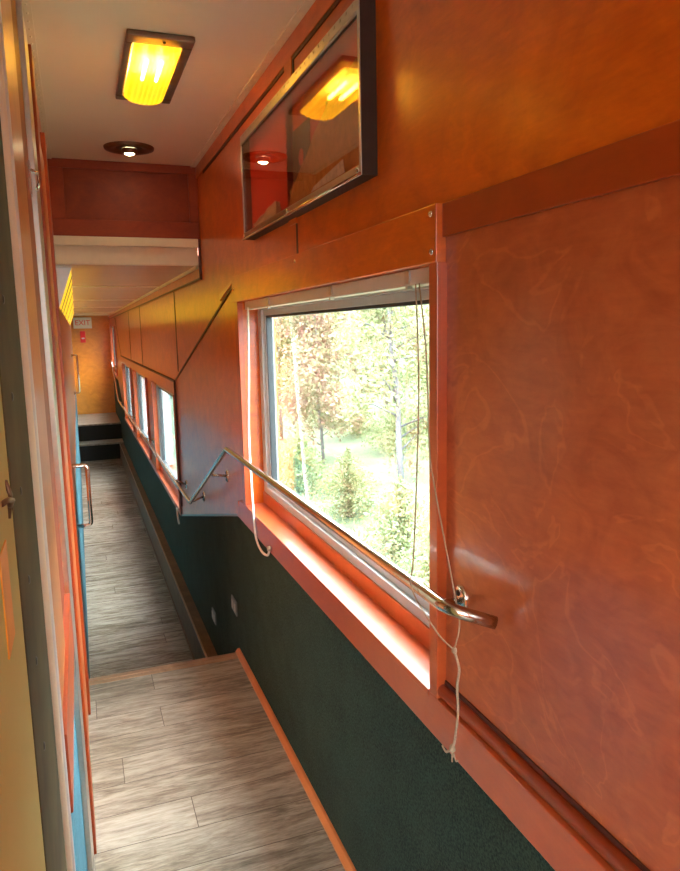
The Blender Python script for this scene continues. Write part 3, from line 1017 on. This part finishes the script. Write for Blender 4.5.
mb.tube([(cx0 - 0.001, cy0 + 0.01, cz1 - 0.028), (cx0 - 0.001, cy1 - 0.012, cz1 - 0.028)], 0.003, 8)
y = cy0 + 0.03
while y < cy1 - 0.03:
    mb.box(cx0 - 0.0015, cx0, y, y + 0.006, cz1 - 0.010, cz1 - 0.005)
    y += 0.036
mb.build('piano_hinge', 'alu', dc)
mb = MB(); mb.tube([(cx0 - 0.003, cy0, cz0 + 0.002), (cx0 - 0.003, cy1, cz0 + 0.002)], 0.004, 8); mb.build('bottom_lip', 'steel', dc)
for y in (cy0 + 0.02, (cy0 + cy1) / 2, cy1 - 0.01):
    mb = MB(); mb.lathe([(0.0001, 0.004), (0.005, 0.003), (0.006, 0.0)], (cx0, y, cz0 + 0.013), (-1, 0, 0), 10); mb.build('screw', 'steel', dc)
box(W - 0.006, W - 0.0005, cy0 + 0.005, cy1 - 0.005, cz0 + 0.005, cz1 - 0.005).build('backing', 'red_paper', dc)
box(cx0 + 0.0035, cx0 + 0.006, cy0 + 0.005, cy1 - 0.005, cz0 + 0.005, cz1 - 0.005).build('glass_front', 'case_glass', dc)
# contents
for (y0_, y1_, z0_, z1_, lab) in ((1.83, 1.985, 1.90, 2.045, 'dark poster card with a red disc, further one in the display case'),
                                  (1.585, 1.70, 1.90, 2.045, 'dark poster card with a red disc, nearer one in the display case')):
    pr_ = root('poster_card', (W - 0.007, (y0_ + y1_) / 2, z0_), lab, 'poster')
    box(W - 0.009, W - 0.007, y0_, y1_, z0_, z1_).build('card', 'poster', pr_)
    mb = MB(); mb.lathe([(0.0001, 0.0006), (0.022, 0.0006), (0.022, 0)], (W - 0.009, (y0_ + y1_) / 2, (z0_ + z1_) / 2 - 0.01), (-1, 0, 0), 20)
    mb.build('red_disc', 'red', pr_)


def crumple(name, pts, t, mat, label, cat, seed, amp=0.003):
    """a folded soft sheet lying against the case back: outline in (y,z), subdivided and creased"""
    rnd = random.Random(seed)
    b = MB()
    b.prism(pts, 0, W - 0.012 - t, W - 0.0105)
    bmesh.ops.triangulate(b.bm, faces=b.bm.faces[:])
    bmesh.ops.subdivide_edges(b.bm, edges=b.bm.edges[:], cuts=3, use_grid_fill=True)
    for v in b.bm.verts:
        if v.co.x < W - 0.012:
            v.co.x = min(W - 0.0106, max(W - 0.0300, v.co.x + rnd.uniform(-amp, amp)))
            v.co.y += rnd.uniform(-amp, amp)
            v.co.z = max(cz0 + 0.006, v.co.z + rnd.uniform(-amp, amp))
    return b.build(name, mat, label=label, cat=cat)


crumple('folded_cloth', [(1.43, 1.825), (1.99, 1.825), (1.97, 1.885), (1.86, 1.93), (1.76, 1.985), (1.66, 1.985), (1.55, 2.055), (1.46, 2.06), (1.43, 2.0)], 0.011, 'brown_cloth',
        'brown folded cloth slumped in the display case', 'cloth', 3)
c1 = crumple('crumpled_paper', [(2.10, 1.821), (2.46, 1.821), (2.40, 1.852), (2.26, 1.872), (2.13, 1.885)], 0.012, 'paper', 'pale crumpled paper at the far end of the display case', 'paper', 5, 0.004)


c2 = MB(); c2.prism([(1.52, 1.842), (1.76, 1.842), (1.74, 1.852), (1.64, 1.862), (1.53, 1.872)], 0, W - 0.0325, W - 0.0312)
c2.build('paper_slip', 'paper', label='pale paper slip lying in front of the brown cloth', cat='paper')

# ------------------------------------------------------------------ handrail
hrl = root('handrail', (0.535, 3.5, 0.9), 'long chrome handrail running past the near window and down the slope', 'handrail')


def smooth_path(keys, r, n=6):
    """polyline with rounded corners; r = corner radius per key"""
    out = [Vector(keys[0])]
    for i in range(1, len(keys) - 1):
        p, a, b = Vector(keys[i]), Vector(keys[i - 1]), Vector(keys[i + 1])
        rr = r[i]
        if rr <= 0:
            out.append(p); continue
        s_, e_ = p + (a - p).normalized() * rr, p + (b - p).normalized() * rr
        for k in range(n + 1):
            t_ = k / n
            out.append(s_ * (1 - t_) ** 2 + p * 2 * t_ * (1 - t_) + e_ * t_ ** 2)
    out.append(Vector(keys[-1]))
    return out


XR = 0.535
keys = [(0.606, 0.925, 1.020), (XR, 0.955, 1.044), (XR, 2.755, 1.030), (XR, 3.875, 0.553), (XR, 10.25, 0.50), (XR, 10.9, 0.50), (XR, 12.3, 1.02), (XR, 13.6, 1.02)]
path = smooth_path(keys, [0, 0.028, 0.012, 0.012, 0.0, 0.03, 0.03, 0])
mb = MB(); mb.tube(path, 0.0108, 14); mb.build('rail', 'steel', hrl)


def rail_bracket(wy, wz, ry, rz):
    mb = MB()
    # oval wall plate
    mb.lathe([(0.030, 0.0), (0.030, 0.005), (0.026, 0.008), (0.0001, 0.0085)], (W, wy, wz), (-1, 0, 0), 20, sy=1.0)
    for v in mb.bm.verts:
        v.co.y = wy + (v.co.y - wy) * 0.75
    mb.build('wall_plate', 'steel', hrl)
    mb = MB(); mb.tube([(W - 0.004, wy, wz), (XR + 0.003, ry, rz - 0.003)], 0.0065, 10)
    mb.build('bracket_arm', 'steel', hrl)
    for dz in (-0.016, 0.016):
        mb = MB(); mb.lathe([(0.0001, 0.003), (0.005, 0.0025), (0.0062, 0.0)], (W - 0.0082, wy, wz + dz), (-1, 0, 0), 10)
        mb.build('screw', 'darkmetal', hrl)


for (wy, wz, ry, rz) in ((1.055, 1.008, 0.985, 1.045), (3.19, 0.829, 3.19, 0.845), (3.90, 0.575, 3.84, 0.568), (4.60, 0.50, 4.60, 0.547), (6.72, 0.49, 6.72, 0.530), (8.85, 0.47, 8.85, 0.512), (10.85, 0.46, 10.85, 0.50), (12.2, 0.95, 12.2, 0.98)):
    rail_bracket(wy, wz, ry, rz)

# ------------------------------------------------------------------ cords
def catmull(p, n=6):
    p = [Vector(q) for q in p]
    p = [p[0] * 2 - p[1]] + p + [p[-1] * 2 - p[-2]]
    out = []
    for i in range(1, len(p) - 2):
        for k in range(n):
            t_ = k / n
            a, b, c, d = p[i - 1], p[i], p[i + 1], p[i + 2]
            out.append(0.5 * (2 * b + (c - a) * t_ + (2 * a - 5 * b + 4 * c - d) * t_ ** 2 + (3 * b - a - 3 * c + d) * t_ ** 3))
    out.append(p[-2])
    return out


bc = root('hanging_cord', (0.56, 0.98, 0.72), 'beige blind cord knotted below the near end of the handrail', 'cord')
knot = (0.560, 0.978, 0.958)
mb = MB()
mb.tube(catmull([(0.622, 1.225, 1.580), (0.590, 1.135, 1.45), (0.582, 1.108, 1.285), (0.578, 1.083, 1.222), (0.570, 0.997, 1.055), (0.564, 0.968, 1.008), knot]), 0.0014, 6)
mb.tube(catmull([(0.622, 1.240, 1.580), (0.590, 1.165, 1.40), (0.560, 1.118, 1.20), (0.535, 1.08, 1.09), (0.518, 1.052, 1.047), (0.530, 0.985, 0.994), knot]), 0.0014, 6)
mb.build('cord_strand', 'cord', bc)
mb = MB(); mb.tube(catmull([knot, (0.562, 0.965, 0.93), (0.566, 0.978, 0.89), (0.572, 0.985, 0.84), (0.575, 1.000, 0.78), (0.582, 1.022, 0.745)]), 0.0024, 7)
mb.lathe([(0.0001, -0.007), (0.005, -0.003), (0.0045, 0.003), (0.0001, 0.007)], knot, seg=10)
mb.build('cord_tail', 'cord', bc)
mb = MB()
rnd = random.Random(2)
base = Vector((0.582, 1.022, 0.747))
mb.lathe([(0.0001, -0.009), (0.006, -0.004), (0.005, 0.004), (0.0001, 0.010)], base, seg=10)
for k in range(7):
    a = -2.4 + k * 0.75 + rnd.uniform(-.2, .2)
    d = Vector((rnd.uniform(-.012, .002), math.cos(a) * 0.030, -0.014 + rnd.uniform(-.006, .004)))
    mb.tube(catmull([base, base + d * 0.6 + Vector((0, 0, -0.006)), base + d + Vector((0, 0, 0.006))], 4), 0.0014, 6)
mb.build('frayed_tassel', 'cord', bc)
wc = root('pull_cord', (0.60, 2.50, 0.70), 'white looped cord hanging at the far side of the near window', 'cord')
mb = MB()
mb.tube(catmull([(0.622, 2.655, 1.585), (0.612, 2.64, 1.35), (0.600, 2.63, 1.10), (0.596, 2.60, 0.90), (0.592, 2.56, 0.75), (0.590, 2.52, 0.705), (0.588, 2.44, 0.690), (0.588, 2.36, 0.700), (0.588, 2.33, 0.725)]), 0.0042, 8)
mb.build('cord_loop', 'cord_white', wc)
mb = MB(); mb.lathe([(0.0001, -0.012), (0.008, -0.008), (0.008, 0.006), (0.0001, 0.010)], (0.588, 2.33, 0.735), seg=10); mb.build('end_tip', 'alu', wc)
# little loose strap at the end of the far window rail
ls = MB(); ls.tube(catmull([(W - 0.022, 5.05, 0.235), (W - 0.026, 4.98, 0.19), (W - 0.026, 4.93, 0.15)]), 0.006, 6)
ls.build('rail_strap', 'alu', label='short metal strap end below the lower window rail', cat='strap')

# ------------------------------------------------------------------ outlets on the dark carpet
for (y, z, sx, lab) in ((3.16, 0.205, 0.055, 'grey cover plate on the dark carpet, upper of the pair'), (3.76, -0.085, 0.05, 'grey cover plate on the dark carpet, lower of the pair')):
    op = root('cover_plate', (W, y, z - 0.05), lab, 'cover plate')
    box(W - 0.006, W, y - sx, y + sx, z - 0.035, z + 0.035).build('plate', 'plate', op, bevel=0.002)
    for dy in (-0.025, 0.025):
        box(W - 0.009, W - 0.0062, y + dy - 0.014, y + dy + 0.014, z - 0.02, z + 0.02).build('socket', 'alu', op, bevel=0.001)

# ------------------------------------------------------------------ outside: ground, trees, shrubs
GZ = -2.6
g = MB()
nx, ny = 24, 40
grid = [[g.bm.verts.new((1.6 + 40 * i / nx, -10 + 80 * j / ny, GZ + 0.028 * i * i + random.uniform(-.08, .08))) for j in range(ny + 1)] for i in range(nx + 1)]
for i in range(nx):
    for j in range(ny):
        g.bm.faces.new((grid[i][j], grid[i + 1][j], grid[i + 1][j + 1], grid[i][j + 1]))
g.build('ground', 'grass', kind='structure', label='sunlit grassy bank outside the windows', cat='ground')


def ground_z(x):
    i = (x - 1.6) / 40 * nx
    return GZ + 0.028 * i * i


def tree_mesh(seed, h, spread, nleaf, leafmat, barkmat, lean=0.0, tr=0.07):
    rnd = random.Random(seed)
    t = MB()
    top = Vector((lean * h * .2, lean * h, h))
    pts = [Vector((0, 0, -0.3))]
    for k in range(1, 7):
        f = k / 6
        pts.append(Vector((top.x * f + rnd.uniform(-.06, .06), top.y * f + rnd.uniform(-.06, .06), h * f)))
    t.tube(pts, tr, 8, radii=[tr * (1 - 0.8 * k / 6) for k in range(7)])
    tips = []
    for k in range(22):
        f = 0.10 + 0.87 * k / 22
        i = min(5, int(f * 6)); b0 = pts[i].lerp(pts[i + 1], f * 6 - i)
        a = rnd.uniform(0, 2 * PI)
        L = spread * (1.15 - f * 0.6) * rnd.uniform(.7, 1.1)
        d = Vector((math.cos(a), math.sin(a), rnd.uniform(.15, .7)))
        e = b0 + d * L
        mid = b0 + d * L * .5 + Vector((0, 0, rnd.uniform(-.1, .15)))
        t.tube([b0, mid, e], 0.02, 5, radii=[tr * .32, tr * .2, tr * .06])
        for q in range(5):
            tips.append(b0.lerp(e, rnd.uniform(.35, 1.05)) + Vector([rnd.gauss(0, .25 * spread) for _ in range(3)]))
    tips.append(pts[-1])
    lf = MB()
    for k in range(nleaf):
        c = rnd.choice(tips) + Vector([rnd.gauss(0, .16 * spread) for _ in range(3)])
        s_ = rnd.uniform(.04, .085)
        u = Vector([rnd.gauss(0, 1) for _ in range(3)]).normalized()
        w = u.orthogonal().normalized()
        lf.quad(c - u * s_, c + w * s_ * .5, c + u * s_, c - w * s_ * .5)
    return t, lf


kinds = [
    (11, 6.0, 1.3, 10000, 'leaf_green', 'bark_grey', 0.03, .07),
    (12, 6.6, 1.3, 9000, 'leaf_yellow', 'bark_pale', 0.24, .085),
    (13, 5.6, 1.3, 9500, 'leaf_red', 'bark_grey', 0.05, .06),
    (14, 5.0, 1.3, 9500, 'leaf_green', 'bark_pale', 0.0, .05),
]
names = ['yellow-green leafy tree', 'yellow leafed tree with pale leaning trunk', 'pink-red autumn tree', 'pale trunked green tree']
protos = []
for kd in kinds:
    protos.append(tree_mesh(*kd))
spots = [  # x, y, kind, scale, label
    (7.0, 14.7, 1, 1.0, 'tall tree with a thick pale trunk leaning across the near window view'),
    (6.6, 19.2, 2, 1.0, 'pink-red autumn tree at the upper left of the near window view'),
    (6.6, 23.8, 0, 1.0, 'yellow-green tree at the far left edge of the near window view'),
    (11.0, 19.4, 3, 1.2, 'green tree with a straight pale trunk behind the leaning tree'),
    (11.0, 24.4, 0, 1.2, 'broad yellow-green tree deep in the large window view'),
    (11.0, 29.6, 2, 1.2, 'pink-red tree in the middle row of the large window view'),
    (11.0, 35.0, 1, 1.1, 'yellow tree at the left of the middle row'),
    (15.6, 27.0, 2, 1.4, 'tall pink-red tree in the back row at the right'),
    (15.6, 33.5, 0, 1.4, 'tall yellow-green tree in the back row, right of centre'),
    (15.6, 40.0, 1, 1.4, 'tall yellow tree in the back row, left of centre'),
    (15.6, 47.0, 2, 1.4, 'tall pink-red tree in the back row at the left'),
    (5.2, 31.0, 0, 1.0, 'green tree outside the small lower windows'),
    (5.2, 37.0, 1, 0.95, 'yellow tree outside the small lower windows'),
    (5.2, 44.0, 3, 1.0, 'pale trunked green tree far down the line'),
    (5.2, 50.0, 2, 1.0, 'red autumn tree far down the line'),
]
first = {}
for (x, y, k, sc_, lab) in spots:
    r = root('tree', (x, y, ground_z(x)), lab, 'tree', group='trees outside the train')
    r.scale = (sc_, sc_, sc_)
    r.rotation_euler = (0, 0, 0.0 if (k == 1 and x == 7.0) else random.uniform(0, 6.28))
    if k not in first:
        t, lf = protos[k]
        tr_ = t.build('trunk', kinds[k][5]); lf_ = lf.build('foliage', kinds[k][4])
        first[k] = (tr_, lf_)
        kids = (tr_, lf_)
    else:
        kids = tuple(o.copy() for o in first[k])
        for c_ in kids:
            COL.objects.link(c_)
    for c_ in kids:
        c_.parent = r
        c_.matrix_parent_inverse = Matrix.Identity(4)
# undergrowth: one bush shape, grown in three leaf colours
def bush(seed, leafmat):
    um = MB()
    rnd = random.Random(seed)
    for k in range(3600):
        a, q = rnd.uniform(0, 2 * PI), min(1.0, abs(rnd.gauss(0, .5)))
        c = Vector((math.cos(a) * q, math.sin(a) * q, rnd.uniform(0.02, 1.5) * max(.25, 1 - q * .7)))
        s_ = rnd.uniform(.025, .055)
        u = Vector([rnd.gauss(0, 1) for _ in range(3)]).normalized(); w = u.orthogonal().normalized()
        um.quad(c - u * s_, c + w * s_ * .5, c + u * s_, c - w * s_ * .5)
    for k in range(9):
        a = rnd.uniform(0, 2 * PI)
        um.tube([(0, 0, -.05), (math.cos(a) * .2, math.sin(a) * .2, .6), (math.cos(a) * .45, math.sin(a) * .45, 1.1)], .01, 5)
    return um.build('shrub', leafmat)


bushes = [bush(31, 'leaf_green'), bush(32, 'leaf_yellow'), bush(33, 'leaf_yellow')]
sspots = [(4.2, 7.9, 0, 'low green shrub just outside the near end of the large window'),
          (5.0, 10.6, 1, 'yellowish shrub outside the near end of the large window'),
          (7.0, 11.6, 0, 'green shrub right of the leaning pale trunk'),
          (5.2, 13.6, 2, 'yellowish shrub in front of the leaning pale trunk'),
          (5.0, 16.4, 0, 'green shrub left of the leaning pale trunk'),
          (9.2, 16.9, 1, 'yellow shrub behind the leaning pale trunk'),
          (8.8, 19.0, 0, 'green shrub between the leaning trunk and the pink-red tree'),
          (8.8, 22.0, 2, 'yellowish shrub beside the pink-red tree'),
          (8.8, 25.2, 1, 'yellow shrub left of the pink-red tree'),
          (8.8, 28.4, 0, 'green shrub at the left edge of the large window view'),
          (5.0, 19.4, 1, 'small yellow shrub below the pink-red tree, close to the train')]
for i, (x, y, k, lab) in enumerate(sspots):
    o = bushes[k]
    if any(j[2] == k for j in sspots[:i]):
        o = o.copy(); COL.objects.link(o)
    o.location = (x, y, ground_z(x)); o.rotation_euler = (0, 0, i * 1.3)
    q_ = 0.6 if (x, y) in ((9.2, 16.9), (5.0, 19.4)) else 1.0
    o.scale = (q_, q_, q_)
    tag(o, lab, 'shrub', 'shrubs on the grassy bank')
